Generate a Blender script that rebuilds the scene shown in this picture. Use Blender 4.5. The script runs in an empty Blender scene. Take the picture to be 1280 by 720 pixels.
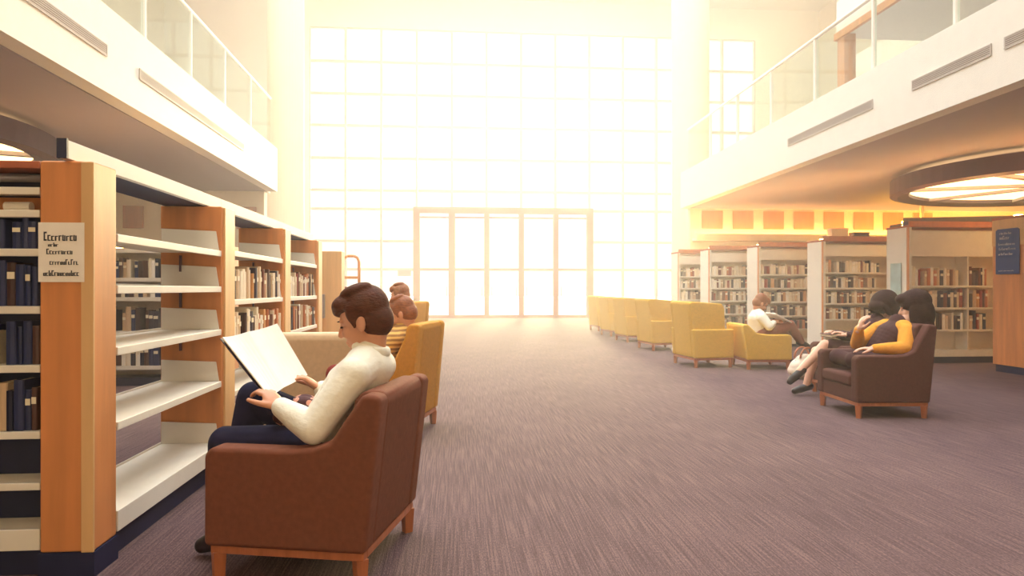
import bpy, bmesh, math, random
from mathutils import Vector, Matrix, Euler

random.seed(7)
SC = bpy.context.scene
COL = SC.collection
PI = math.pi
R = math.radians


# ------------------------------------------------------------------ materials
def lin(c):
    return tuple(((v / 255) / 12.92 if v / 255 <= 0.04045 else ((v / 255 + 0.055) / 1.055) ** 2.4) for v in c) + (1.0,)


def _nodes(name):
    m = bpy.data.materials.new(name)
    m.use_nodes = True
    nt = m.node_tree
    return m, nt, nt.nodes['Principled BSDF']


def mat(name, rgb, rough=0.6, var=0.12, scale=(8, 8, 8), bump=0.0, bscale=None, metal=0.0, spec=0.4, detail=4):
    """Principled material whose colour wanders by `var` on an object-space noise, with optional noise bump."""
    m, nt, b = _nodes(name)
    n, l = nt.nodes, nt.links
    tc = n.new('ShaderNodeTexCoord')
    mp = n.new('ShaderNodeMapping')
    mp.inputs['Scale'].default_value = scale
    l.new(tc.outputs['Object'], mp.inputs['Vector'])
    nz = n.new('ShaderNodeTexNoise')
    nz.inputs['Scale'].default_value = 1.0
    nz.inputs['Detail'].default_value = detail
    l.new(mp.outputs['Vector'], nz.inputs['Vector'])
    rp = n.new('ShaderNodeValToRGB')
    c = lin(rgb)
    rp.color_ramp.elements[0].position = 0.3
    rp.color_ramp.elements[1].position = 0.7
    rp.color_ramp.elements[0].color = tuple(v * (1 - var) for v in c[:3]) + (1,)
    rp.color_ramp.elements[1].color = tuple(min(1, v * (1 + var)) for v in c[:3]) + (1,)
    l.new(nz.outputs['Fac'], rp.inputs['Fac'])
    l.new(rp.outputs['Color'], b.inputs['Base Color'])
    b.inputs['Roughness'].default_value = rough
    b.inputs['Metallic'].default_value = metal
    b.inputs['Specular IOR Level'].default_value = spec
    if bump:
        mp2 = n.new('ShaderNodeMapping')
        mp2.inputs['Scale'].default_value = bscale or scale
        l.new(tc.outputs['Object'], mp2.inputs['Vector'])
        n2 = n.new('ShaderNodeTexNoise')
        n2.inputs['Scale'].default_value = 1.0
        n2.inputs['Detail'].default_value = 3
        l.new(mp2.outputs['Vector'], n2.inputs['Vector'])
        bp = n.new('ShaderNodeBump')
        bp.inputs['Strength'].default_value = bump
        bp.inputs['Distance'].default_value = 0.01
        l.new(n2.outputs['Fac'], bp.inputs['Height'])
        l.new(bp.outputs['Normal'], b.inputs['Normal'])
    return m


def emit(name, rgb, strength):
    m, nt, b = _nodes(name)
    b.inputs['Base Color'].default_value = lin(rgb)
    b.inputs['Emission Color'].default_value = lin(rgb)
    b.inputs['Emission Strength'].default_value = strength
    return m


def glass(name, tint=(1, 1, 1), refl=0.06):
    """Thin clear glazing: light passes straight through, a little is mirrored."""
    m = bpy.data.materials.new(name)
    m.use_nodes = True
    nt = m.node_tree
    nt.nodes.clear()
    o = nt.nodes.new('ShaderNodeOutputMaterial')
    t = nt.nodes.new('ShaderNodeBsdfTransparent')
    t.inputs['Color'].default_value = tint + (1,)
    g = nt.nodes.new('ShaderNodeBsdfGlossy')
    g.inputs['Roughness'].default_value = 0.02
    mx = nt.nodes.new('ShaderNodeMixShader')
    mx.inputs['Fac'].default_value = refl
    nt.links.new(t.outputs[0], mx.inputs[1])
    nt.links.new(g.outputs[0], mx.inputs[2])
    nt.links.new(mx.outputs[0], o.inputs['Surface'])
    return m


def stripes_mat(name, c1, c2, freq, axis='Z'):
    m, nt, b = _nodes(name)
    n, l = nt.nodes, nt.links
    tc = n.new('ShaderNodeTexCoord')
    w = n.new('ShaderNodeTexWave')
    w.bands_direction = axis
    w.inputs['Scale'].default_value = freq
    w.inputs['Distortion'].default_value = 1.5
    l.new(tc.outputs['Object'], w.inputs['Vector'])
    rp = n.new('ShaderNodeValToRGB')
    rp.color_ramp.interpolation = 'CONSTANT'
    rp.color_ramp.elements[0].color = lin(c1)
    rp.color_ramp.elements[1].color = lin(c2)
    rp.color_ramp.elements[1].position = 0.5
    l.new(w.outputs['Fac'], rp.inputs['Fac'])
    l.new(rp.outputs['Color'], b.inputs['Base Color'])
    b.inputs['Roughness'].default_value = 0.8
    return m


def spots_mat(name, c1, c2, scale, cut=0.32):
    m, nt, b = _nodes(name)
    n, l = nt.nodes, nt.links
    tc = n.new('ShaderNodeTexCoord')
    v = n.new('ShaderNodeTexVoronoi')
    v.inputs['Scale'].default_value = scale
    l.new(tc.outputs['Object'], v.inputs['Vector'])
    rp = n.new('ShaderNodeValToRGB')
    rp.color_ramp.interpolation = 'CONSTANT'
    rp.color_ramp.elements[0].color = lin(c2)
    rp.color_ramp.elements[1].color = lin(c1)
    rp.color_ramp.elements[1].position = cut
    l.new(v.outputs['Distance'], rp.inputs['Fac'])
    l.new(rp.outputs['Color'], b.inputs['Base Color'])
    b.inputs['Roughness'].default_value = 0.8
    return m


def carpet_mat():
    m, nt, b = _nodes('carpet')
    n, l = nt.nodes, nt.links
    tc = n.new('ShaderNodeTexCoord')

    def noise(scale, detail=3):
        mp = n.new('ShaderNodeMapping')
        mp.inputs['Scale'].default_value = scale
        l.new(tc.outputs['Object'], mp.inputs['Vector'])
        z = n.new('ShaderNodeTexNoise')
        z.inputs['Scale'].default_value = 1
        z.inputs['Detail'].default_value = detail
        l.new(mp.outputs['Vector'], z.inputs['Vector'])
        return z.outputs['Fac']
    rib = noise((120, 2.6, 1))
    fine = noise((260, 60, 1), 2)
    pat = noise((1.2, 1.0, 1))
    mix = n.new('ShaderNodeMath'); mix.operation = 'ADD'
    l.new(rib, mix.inputs[0]); l.new(fine, mix.inputs[1])
    mix2 = n.new('ShaderNodeMath'); mix2.operation = 'MULTIPLY_ADD'
    l.new(pat, mix2.inputs[0]); mix2.inputs[1].default_value = 0.25; l.new(mix.outputs[0], mix2.inputs[2])
    rp = n.new('ShaderNodeValToRGB')
    rp.color_ramp.elements[0].position = 0.72
    rp.color_ramp.elements[1].position = 1.0
    rp.color_ramp.elements[0].color = lin(CARPET[0])
    rp.color_ramp.elements[1].color = lin(CARPET[1])
    e = rp.color_ramp.elements.new(0.86)
    e.color = lin(CARPET[2])
    mr = n.new('ShaderNodeMapRange')
    mr.inputs['From Min'].default_value = 0.75; mr.inputs['From Max'].default_value = 1.5
    mr.inputs['To Min'].default_value = 0.6; mr.inputs['To Max'].default_value = 1.12
    l.new(mix2.outputs[0], mr.inputs['Value'])
    l.new(mr.outputs[0], rp.inputs['Fac'])
    l.new(rp.outputs['Color'], b.inputs['Base Color'])
    b.inputs['Roughness'].default_value = 0.9
    b.inputs['Specular IOR Level'].default_value = 0.15
    bp = n.new('ShaderNodeBump')
    bp.inputs['Strength'].default_value = 0.5
    bp.inputs['Distance'].default_value = 0.006
    l.new(mix.outputs[0], bp.inputs['Height'])
    l.new(bp.outputs['Normal'], b.inputs['Normal'])
    return m


CARPET = ((82, 63, 65), (122, 97, 94), (99, 77, 78))
M = {}
M['carpet'] = carpet_mat()
M['white'] = mat('white_paint', (238, 232, 220), 0.6, 0.02)
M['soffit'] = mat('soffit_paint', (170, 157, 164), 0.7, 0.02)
M['cream_wall'] = mat('cream_wall', (236, 222, 200), 0.7, 0.03)
M['wood'] = mat('orange_wood', (212, 138, 80), 0.45, 0.14, (14, 14, 1.2), 0.05, (60, 60, 4))
M['wood_dark'] = mat('red_wood', (176, 96, 62), 0.5, 0.14, (14, 14, 1.2))
M['wood_pale'] = mat('pale_wood', (222, 178, 122), 0.5, 0.1, (14, 14, 1.2))
M['leg_wood'] = mat('leg_wood', (176, 104, 66), 0.45, 0.15, (30, 30, 4))
M['metal_white'] = mat('shelf_metal', (236, 228, 212), 0.45, 0.03)
M['vent'] = mat('vent_metal', (206, 196, 186), 0.5, 0.03)
M['metal_grey'] = mat('grey_metal', (150, 146, 148), 0.4, 0.05, metal=0.5)
M['navy'] = mat('navy_laminate', (26, 32, 66), 0.5, 0.1)
M['black'] = mat('black_plastic', (28, 26, 32), 0.5, 0.1)
M['dark_violet'] = mat('violet_metal', (84, 60, 74), 0.5, 0.06)
M['brown_cloth'] = mat('brown_upholstery', (122, 72, 52), 0.85, 0.1, (40, 40, 40), 0.25, (500, 500, 500), spec=0.2)
M['dark_cloth'] = mat('dark_brown_upholstery', (92, 54, 46), 0.85, 0.1, (40, 40, 40), 0.25, (500, 500, 500), spec=0.2)
M['flare_yellow_cloth'] = mat('flare_yellow_upholstery', (214, 168, 66), 0.85, 0.08, (40, 40, 40), 0.25, (500, 500, 500), spec=0.2)  # yellow includes the golden sun flare over the chairs
M['flare_gold_cloth'] = mat('flare_gold_upholstery', (190, 130, 44), 0.85, 0.08, (40, 40, 40), 0.25, (500, 500, 500), spec=0.2)  # gold of the sun flare is put into this upholstery colour
M['red_cloth'] = mat('red_upholstery', (136, 58, 50), 0.85, 0.08, (40, 40, 40), 0.25, (500, 500, 500), spec=0.2)
M['cream_cloth'] = mat('cream_upholstery', (226, 196, 158), 0.85, 0.05, (40, 40, 40), 0.2, (500, 500, 500), spec=0.2)
M['mullion'] = mat('mullion', (176, 158, 148), 0.5, 0.03)
M['frame_red'] = mat('red_frame', (136, 32, 44), 0.5, 0.05)
M['glass'] = glass('window_glass', (0.97, 0.985, 0.97), 0.05)
M['rail_glass'] = glass('balustrade_glass', (0.9, 0.95, 0.92), 0.08)
M['paper'] = mat('paper', (244, 236, 224), 0.6, 0.03, (20, 20, 20))
M['ink'] = mat('ink', (60, 58, 66), 0.7, 0.05)
M['blue_sign'] = mat('blue_sign', (28, 62, 128), 0.5, 0.04)
M['pale_ink'] = mat('pale_ink', (206, 206, 214), 0.6, 0.02)
M['skin'] = mat('skin', (206, 146, 112), 0.5, 0.06, (20, 20, 20), spec=0.35)
M['skin_pale'] = mat('skin_pale', (220, 170, 142), 0.5, 0.06, (20, 20, 20), spec=0.35)
M['lip'] = mat('lip', (160, 84, 74), 0.5, 0.04)
M['eye'] = mat('eye', (40, 30, 28), 0.3, 0.04)
M['hair_brown'] = mat('brown_hair', (84, 42, 22), 0.65, 0.25, (30, 30, 90), 0.5, (60, 60, 200), spec=0.25)
M['hair_black'] = mat('black_hair', (52, 28, 26), 0.8, 0.25, (40, 40, 90), 0.5, (60, 60, 200), spec=0.15)
M['hair_auburn'] = mat('auburn_hair', (140, 76, 34), 0.5, 0.25, (40, 40, 90), 0.4, (60, 60, 200))
M['shirt_white'] = mat('white_shirt', (240, 234, 214), 0.8, 0.03, (12, 12, 12), 0.6, (14, 14, 22), spec=0.2)
M['trouser_navy'] = mat('navy_trousers', (34, 32, 58), 0.85, 0.12, (20, 20, 20), 0.4, (18, 18, 18), spec=0.2)
M['orange_knit'] = mat('orange_knit', (226, 154, 56), 0.85, 0.08, (20, 20, 20), 0.5, (20, 20, 20), spec=0.2)
M['dark_top'] = mat('dark_top', (70, 40, 42), 0.85, 0.1, (20, 20, 20), 0.4, (20, 20, 20), spec=0.2)
M['brown_jacket'] = mat('brown_jacket', (142, 80, 58), 0.8, 0.1, (20, 20, 20), 0.4, (20, 20, 20), spec=0.2)
M['shoe'] = mat('dark_shoe', (40, 28, 30), 0.45, 0.1)
M['striped'] = stripes_mat('striped_knit', (214, 168, 84), (146, 98, 40), 9)
M['spotted'] = spots_mat('spotted_cloth', (74, 34, 34), (214, 150, 126), 26, 0.38)
M['pale_pattern'] = spots_mat('pale_patterned_canvas', (232, 212, 190), (150, 112, 96), 16, 0.16)
M['lamp_panel'] = emit('lit_panel', (255, 222, 156), 3.0)
M['cove_lamp'] = emit('cove_lamp', (255, 190, 50), 160.0)
M['fill_glow'] = emit('soffit_fill_tube', (255, 200, 120), 60.0)  # unseen tubes on bookcase tops, added to brighten the soffit
M['fill_glow_soft'] = emit('soft_fill_tube', (255, 200, 120), 22.0)  # weaker added tubes for the left soffit and the far wall ledge
M['plaza'] = mat('plaza_paving', (210, 205, 195), 0.8, 0.06, (0.5, 0.5, 0.5))
M['leaf'] = mat('leaf', (92, 128, 70), 0.6, 0.2, (3, 3, 3))
M['bark'] = mat('bark', (110, 92, 78), 0.9, 0.15)


# ------------------------------------------------------------------ mesh building
class MB:
    def __init__(self):
        self.bm = bmesh.new()
        self.mi = 0

    def _faces(self, vs, faces):
        out = []
        for f in faces:
            try:
                fc = self.bm.faces.new([vs[i] for i in f])
                fc.material_index = self.mi
                out.append(fc)
            except ValueError:
                pass
        return out

    def box(self, x0, x1, y0, y1, z0, z1, mtx=None):
        p = [Vector((x, y, z)) for z in (z0, z1) for y in (y0, y1) for x in (x0, x1)]
        if mtx:
            p = [mtx @ v for v in p]
        vs = [self.bm.verts.new(v) for v in p]
        self._faces(vs, [(0, 2, 3, 1), (4, 5, 7, 6), (0, 1, 5, 4), (2, 6, 7, 3), (0, 4, 6, 2), (1, 3, 7, 5)])
        return self

    def prism(self, poly, a0, a1, axis='y', mtx=None):
        """poly in the plane across `axis`: y -> (x,z), x -> (y,z), z -> (x,y)."""
        n = len(poly)

        def pt(u, v, a):
            q = Vector((u, a, v)) if axis == 'y' else Vector((a, u, v)) if axis == 'x' else Vector((u, v, a))
            return mtx @ q if mtx else q
        lo = [self.bm.verts.new(pt(u, v, a0)) for u, v in poly]
        hi = [self.bm.verts.new(pt(u, v, a1)) for u, v in poly]
        vs = lo + hi
        fs = [tuple(range(n)), tuple(range(2 * n - 1, n - 1, -1))]
        for i in range(n):
            j = (i + 1) % n
            fs.append((i, i + n, j + n, j))
        self._faces(vs, fs)
        return self

    def tube(self, pts, radii, segs=12, cap=True):
        pts = [Vector(p) for p in pts]
        if not hasattr(radii, '__len__'):
            radii = [radii] * len(pts)
        rings = []
        prev = None
        for i, p in enumerate(pts):
            d = (pts[min(i + 1, len(pts) - 1)] - pts[max(i - 1, 0)]).normalized()
            if prev is None:
                a = Vector((0, 0, 1)) if abs(d.z) < 0.9 else Vector((1, 0, 0))
                u = d.cross(a).normalized()
            else:
                u = (prev - d * prev.dot(d)).normalized()
            prev = u
            w = d.cross(u)
            r = radii[i]
            ru, rw = r if hasattr(r, '__len__') else (r, r)
            rings.append([self.bm.verts.new(p + u * math.cos(2 * PI * k / segs) * ru + w * math.sin(2 * PI * k / segs) * rw) for k in range(segs)])
        for a, b in zip(rings, rings[1:]):
            for k in range(segs):
                self._faces([a[k], a[(k + 1) % segs], b[(k + 1) % segs], b[k]], [(0, 1, 2, 3)])
        if cap:
            self._faces(rings[0][::-1], [tuple(range(segs))])
            self._faces(rings[-1], [tuple(range(segs))])
        return self

    def ell(self, c, r, rot=None, u=20, v=14):
        if not hasattr(r, '__len__'):
            r = (r, r, r)
        mt = Matrix.Translation(Vector(c)) @ (Euler(rot).to_matrix().to_4x4() if rot else Matrix()) @ Matrix.Diagonal((r[0], r[1], r[2], 1))
        g = bmesh.ops.create_uvsphere(self.bm, u_segments=u, v_segments=v, radius=1, matrix=mt)
        for vert in g['verts']:
            for f in vert.link_faces:
                f.material_index = self.mi
        return self

    def limb(self, pts, radii, segs=14):
        """closed capsule chain: tapered tube plus a ball on every joint."""
        for (a, b), (ra, rb) in zip(zip(pts, pts[1:]), zip(radii, radii[1:])):
            self.tube([a, b], [ra, rb], segs)
        for p, r in zip(pts, radii):
            self.ell(p, r, u=14, v=10)
        return self

    def lathe(self, prof, c=(0, 0), segs=32, a0=0, a1=2 * PI):
        full = abs(a1 - a0 - 2 * PI) < 1e-6
        rings = []
        cnt = segs if full else segs + 1
        for r, z in prof:
            rings.append([self.bm.verts.new((c[0] + r * math.cos(a0 + (a1 - a0) * k / segs), c[1] + r * math.sin(a0 + (a1 - a0) * k / segs), z)) for k in range(cnt)])
        for a, b in zip(rings, rings[1:]):
            for k in range(segs):
                self._faces([a[k], a[(k + 1) % cnt], b[(k + 1) % cnt], b[k]], [(0, 1, 2, 3)])
        return self

    def mesh(self, name):
        bmesh.ops.recalc_face_normals(self.bm, faces=self.bm.faces[:])
        me = bpy.data.meshes.new(name)
        self.bm.to_mesh(me)
        self.bm.free()
        return me

    def build(self, name, m, parent=None, bevel=0.0, smooth=False, segs=2, loc=None, rz=0.0):
        me = self.mesh(name)
        for x in (m if isinstance(m, (list, tuple)) else [m]):
            me.materials.append(x)
        o = bpy.data.objects.new(name, me)
        COL.objects.link(o)
        if loc:
            o.location = loc
        o.rotation_euler.z = rz
        if parent:
            o.parent = parent
        if smooth or bevel:
            for p in me.polygons:
                p.use_smooth = True
        if bevel:
            b = o.modifiers.new('bevel', 'BEVEL')
            b.width = bevel
            b.segments = segs
            b.limit_method = 'ANGLE'
            b.angle_limit = R(35)
            b.harden_normals = True
        return o

    def blob(self, name, m, parent=None, voxel=0.01, smooth=6, fac=0.5):
        """one continuous skin over everything added so far."""
        me = self.mesh(name)
        o = bpy.data.objects.new(name, me)
        COL.objects.link(o)
        r = o.modifiers.new('r', 'REMESH')
        r.mode = 'VOXEL'
        r.voxel_size = voxel
        s = o.modifiers.new('s', 'SMOOTH')
        s.factor = fac
        s.iterations = smooth
        dg = bpy.context.evaluated_depsgraph_get()
        nm = bpy.data.meshes.new_from_object(o.evaluated_get(dg))
        o.modifiers.clear()
        o.data = nm
        nm.name = name
        nm.materials.clear()
        nm.materials.append(m)
        for p in nm.polygons:
            p.use_smooth = True
        if parent:
            o.parent = parent
        return o


def tag(o, label, cat, group=None, kind=None):
    o['label'] = label
    o['category'] = cat
    if group:
        o['group'] = group
    if kind:
        o['kind'] = kind
    return o


def thing(name, label, cat, loc=(0, 0, 0), rz=0.0, group=None):
    o = bpy.data.objects.new(name, None)
    o.empty_display_size = 0.1
    COL.objects.link(o)
    o.location = loc
    o.rotation_euler.z = rz
    return tag(o, label, cat, group)


def struct(o):
    o['kind'] = 'structure'
    return o


def copy_tree(o, parent=None):
    c = o.copy()
    COL.objects.link(c)
    if parent:
        c.parent = parent
    for ch in o.children:
        copy_tree(ch, c)
    return c


# ------------------------------------------------------------------ the setting
SOF = 3.185            # underside of the balconies
FAS = 4.07             # top of the balcony edge
LX0, LX1 = -3.45, -3.68     # left balcony edge at y=0 and y=14.6
RX0, RX1 = 5.36, 5.68       # right balcony edge at y=0 and y=16.8
YW = 27.0              # window wall
ROOF = 12.6


def prism_struct(name, m, poly, z0, z1):
    return struct(MB().prism(poly, z0, z1, 'z').build(name, m))


prism_struct('floor', M['carpet'], [(-11, -4), (15, -4), (15, YW + 0.1), (-11, YW + 0.1)], -0.1, 0.0)
prism_struct('ground_outside', M['plaza'], [(-60, YW + 0.1), (60, YW + 0.1), (60, 120), (-60, 120)], -0.3, -0.12)
struct(MB().box(-11.3, -11, -4, YW + 0.3, -0.1, ROOF).build('wall_left', M['cream_wall']))
struct(MB().box(15, 15.3, -4, YW + 0.3, -0.1, ROOF).build('wall_right', M['cream_wall']))
struct(MB().box(-11.3, 15.3, -4.3, -4, -0.1, ROOF).build('wall_back', M['cream_wall']))

# balconies: slab with deep white edge, upper floor behind
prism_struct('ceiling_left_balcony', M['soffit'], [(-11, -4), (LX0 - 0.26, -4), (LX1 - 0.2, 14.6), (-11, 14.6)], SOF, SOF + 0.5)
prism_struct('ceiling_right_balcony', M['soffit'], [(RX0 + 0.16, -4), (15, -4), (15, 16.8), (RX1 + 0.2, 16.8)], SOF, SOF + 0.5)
prism_struct('trim_1', M['white'], [(LX0 + 0.06 - 0.2, -4), (LX0 + 0.06, -4), (LX1, 14.6), (LX1 - 0.2, 14.6)], SOF - 0.01, FAS)
prism_struct('trim_2', M['white'], [(RX0 - 0.08, -4), (RX0 - 0.08 + 0.2, -4), (RX1 + 0.2, 16.8), (RX1, 16.8)], SOF - 0.01, FAS)
prism_struct('trim_3', M['white'], [(-11, 14.6), (LX1 - 0.2, 14.6), (LX1 - 0.2, 14.8), (-11, 14.8)], SOF - 0.01, FAS)
prism_struct('trim_4', M['white'], [(RX1 + 0.2, 16.8), (15, 16.8), (15, 17.0), (RX1 + 0.2, 17.0)], SOF - 0.01, FAS)
# walls under the balconies
struct(MB().box(-11, -3.95, 14.6, 14.8, 0, SOF).build('wall_under_left_balcony', M['cream_wall']))
struct(MB().box(5.95, 15, 16.85, 17.0, 0, SOF).build('wall_under_right_balcony', M['cream_wall']))
# upper storey: set-back walls and roof slabs over the galleries
struct(MB().box(-8.2, -8.0, -4, 14.6, FAS - 0.3, 7.0).build('wall_left_gallery', M['cream_wall']))
struct(MB().box(10.0, 10.2, -4, 16.8, FAS - 0.3, 7.0).build('wall_right_gallery', M['cream_wall']))
prism_struct('ceiling_right_gallery', M['white'], [(6.85, -4), (10, -4), (10, 11.75), (6.85, 11.75)], 5.66, 6.3)
struct(MB().box(6.80, 6.86, -4, 11.75, 5.6, 5.72).build('trim_7', M['wood']))
# atrium roof, out of view; long skylight added to brighten balconies and galleries
sk = (-7.5, 9.5, 1.0, 24.0)
rf = MB()
rf.box(-11.3, sk[0], -4.3, YW + 0.3, ROOF, ROOF + 0.3)
rf.box(sk[1], 15.3, -4.3, YW + 0.3, ROOF, ROOF + 0.3)
rf.box(sk[0], sk[1], -4.3, sk[2], ROOF, ROOF + 0.3)
rf.box(sk[0], sk[1], sk[3], YW + 0.3, ROOF, ROOF + 0.3)
struct(rf.build('ceiling', M['white']))
w = MB()
w.box(sk[0], sk[1], sk[2], sk[3], ROOF + 0.1, ROOF + 0.11)
wo = struct(w.build('added_skylight', M['glass']))
w = MB()
for k in range(12):
    y = sk[2] + (sk[3] - sk[2]) * k / 11
    w.box(sk[0], sk[1], y - 0.05, y + 0.05, ROOF + 0.05, ROOF + 0.25)
struct(w.build('added_skylight_frame', M['mullion'], wo))

# window wall: solid surround, mullion grid, glass
WX = [-5.60 + 1.375 * i for i in range(14)]          # mullion lines
WZ = [0.05, 1.91, 3.02, 4.27, 5.0, 6.25, 7.52, 8.76, 10.02, 11.33]
s = MB()
s.box(-11.3, WX[0], YW, YW + 0.3, -0.1, ROOF)
s.box(WX[-1], 15.3, YW, YW + 0.3, -0.1, ROOF)
s.box(WX[0], WX[-1], YW, YW + 0.3, WZ[-1], ROOF)
struct(s.build('wall_front', M['white']))
win = struct(MB().box(WX[0], WX[-1], YW + 0.1, YW + 0.12, 0, WZ[-1]).build('window_1', M['glass']))
DX0, DX1 = WX[3], WX[8]
g = MB()
for i, x in enumerate(WX):
    lo = 0.0 if not (3 <= i <= 8) else 4.27
    g.box(x - 0.045, x + 0.045, YW + 0.02, YW + 0.2, lo, WZ[-1])
for j, z in enumerate(WZ):
    t = 0.05 if j else 0.1
    if z > 4.2:
        g.box(WX[0], WX[-1], YW + 0.03, YW + 0.19, z - t, z + t)
    else:
        g.box(WX[0], DX0, YW + 0.03, YW + 0.19, z - t, z + t)
        g.box(DX1, WX[-1], YW + 0.03, YW + 0.19, z - t, z + t)
struct(g.build('window_frame', M['mullion'], win, bevel=0.008))
# red entrance portal
d = MB()
for i, x in enumerate(WX[3:9]):
    t = 0.13 if i in (0, 1, 5) else 0.1
    d.box(x - t, x + t, YW - 0.12, YW + 0.09, 0, 4.32)
d.box(DX0 - 0.13, DX1 + 0.13, YW - 0.12, YW + 0.09, 4.12, 4.36)
dr = struct(d.build('door_1', M['frame_red'], bevel=0.01))
d = MB()
d.box(DX0, DX1, YW - 0.06, YW + 0.06, 1.86, 1.96)
d.box(DX0, DX1, YW - 0.06, YW + 0.06, 3.93, 3.99)
d.box(DX0, DX1, YW - 0.06, YW + 0.06, 0.0, 0.12)
struct(d.build('transom', M['frame_red'], dr))
d = MB()
for x in WX[4:8]:
    for sx in (-0.2, 0.2):
        d.tube([(x + sx, YW - 0.14, 0.85), (x + sx, YW - 0.14, 1.25)], 0.015, 8)
struct(d.build('door_handle', M['metal_grey'], dr))

# tall round columns at the end of the balconies
for i, (x, y, r) in enumerate(((-5.04, 21.0, 0.53), (7.42, 21.0, 0.58))):
    c = MB().lathe([(0, 0), (r + 0.08, 0), (r + 0.08, 0.25), (r, 0.27), (r, ROOF - 0.2), (r + 0.06, ROOF - 0.2), (r + 0.06, ROOF), (0, ROOF)], segs=40)
    o = c.build('column_' + ('left', 'right')[i], mat('column_paint', (240, 214, 184), 0.6, 0.03), smooth=False, loc=(x, y, 0))
    struct(o)

# frieze of wooden squares below the balconies
for k in range(8):
    x = 6.32 + 0.805 * k
    o = MB().box(-0.27, 0.27, 0, 0.03, -0.23, 0.23).build('frieze_panel', M['wood'], bevel=0.006, loc=(x + 0.2, 16.81, 2.9))
    tag(o, 'square orange wood panel in the row on the white wall above the far bookcases', 'wall panel', 'orange squares on the wall')
for k in range(4):
    x = -4.3 - 0.75 * k
    o = MB().box(-0.2, 0.2, 0, 0.03, -0.23, 0.23).build('frieze_panel', M['wood_dark'], bevel=0.006, loc=(x, 14.56, 2.62))
    tag(o, 'square reddish wood panel on the far wall above the empty white shelves', 'wall panel', 'reddish squares on the far wall')


# ------------------------------------------------------------------ books
BOOK_COLOURS = {
    'navy': [(22, 30, 70), (30, 40, 84), (18, 22, 52), (44, 52, 92)],
    'pale': [(236, 222, 196), (244, 236, 220), (220, 200, 170), (206, 176, 140)],
    'warm': [(150, 60, 44), (186, 110, 66), (120, 70, 52), (204, 150, 96)],
    'dark': [(66, 42, 40), (52, 44, 60), (84, 56, 48)],
}
_book_mats, _book_mesh = {}, {}
PAGES = mat('book_pages', (238, 226, 200), 0.8, 0.05, (4, 200, 4))


def book_mesh(kind, ci, hi):
    """a closed book standing upright, spine towards -Y; boards, rounded spine and page block."""
    key = (kind, ci, hi)
    if key in _book_mesh:
        return _book_mesh[key]
    if (kind, ci) not in _book_mats:
        _book_mats[(kind, ci)] = mat('book_cover', BOOK_COLOURS[kind][ci], 0.5, 0.06, (3, 3, 3))
    h = (0.86, 1.0, 0.93)[hi]
    m = MB()
    m.mi = 0
    m.box(-0.5, -0.42, -0.46, 0.5, 0, h)
    m.box(0.42, 0.5, -0.46, 0.5, 0, h)
    m.prism([(-0.5, -0.46), (-0.4, -0.495), (0, -0.515), (0.4, -0.495), (0.5, -0.46), (0.42, -0.42), (-0.42, -0.42)], 0, h, 'z')
    m.mi = 1
    m.box(-0.42, 0.42, -0.42, 0.46, 0.015, h - 0.02)
    if (ci + hi) % 2:
        m.box(-0.4, 0.4, -0.522, -0.5, h * 0.62, h * 0.78)     # title label on the spine
    me = m.mesh('book')
    me.materials.append(_book_mats[(kind, ci)])
    me.materials.append(PAGES)
    _book_mesh[key] = me
    return me


MIX_R = ['pale'] * 6 + ['warm'] * 3 + ['dark'] * 3
MIX_N = ['navy'] * 9 + ['pale'] + ['dark'] * 2
MIX_D = ['dark'] * 3 + ['navy'] * 5 + ['pale'] * 3
N_BOOKS = [0]


def book_row(fr, x0, x1, z, hmax, depth, thick, mix, label, group, gap=0.05, sink=None, lean=0.06):
    """books side by side from x0 to x1 in the frame `fr` (x along the shelf, -y to the reader)."""
    x = x0
    while x < x1 - thick:
        t = thick * random.uniform(0.7, 1.35)
        if random.random() < gap:
            x += t * random.uniform(0.6, 1.6)
            continue
        kind = random.choice(mix)
        ci = random.randrange(len(BOOK_COLOURS[kind]))
        h = hmax * random.uniform(0.8, 1.0)
        d = depth * random.uniform(0.85, 1.0)
        me = book_mesh(kind, ci, random.randrange(3))
        mt = fr @ Matrix.Translation((x + t / 2, d / 2 + random.uniform(0, 0.015), z + 0.001)) @ Matrix.Diagonal((t * 0.97, d, h, 1))
        if sink is not None:
            sink.append((me, mt))
        else:
            o = bpy.data.objects.new('book', me)
            o.matrix_world = mt
            COL.objects.link(o)
            tag(o, label, 'book', group)
            N_BOOKS[0] += 1
        x += t


def merge_books(items, name, label):
    """the many small far books as one object."""
    bm = bmesh.new()
    mats = []
    for me, mt in items:
        base = len(bm.verts)
        idx = []
        for m in me.materials:
            if m not in mats:
                mats.append(m)
            idx.append(mats.index(m))
        vs = [bm.verts.new(mt @ v.co) for v in me.vertices]
        for p in me.polygons:
            try:
                f = bm.faces.new([vs[i] for i in p.vertices])
                f.material_index = idx[p.material_index]
            except ValueError:
                pass
    me = bpy.data.meshes.new(name)
    bm.to_mesh(me)
    bm.free()
    for m in mats:
        me.materials.append(m)
    o = bpy.data.objects.new(name, me)
    COL.objects.link(o)
    return tag(o, label, 'books', kind='stuff')


FAR_BOOKS = []


def greeked(m, w, x0, z, h, n, y, seed):
    """one unreadable line of blurred lettering: little strokes of uneven height."""
    rnd = random.Random(seed)
    x = x0
    step = w / n
    for i in range(n):
        hh = h * rnd.choice((0.55, 0.6, 0.65, 1.0))
        m.box(x, x + step * 0.34, y - 0.0015, y, z, z + hh)
        k = rnd.random()
        if k < 0.5:
            m.box(x, x + step * 0.8, y - 0.0015, y, z + hh * 0.82, z + hh)
        if k > 0.3:
            m.box(x, x + step * 0.8, y - 0.0015, y, z, z + hh * 0.18)
        if k > 0.55:
            m.box(x + step * 0.5, x + step * 0.84, y - 0.0015, y, z, z + h * 0.6)
        x += step


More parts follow.
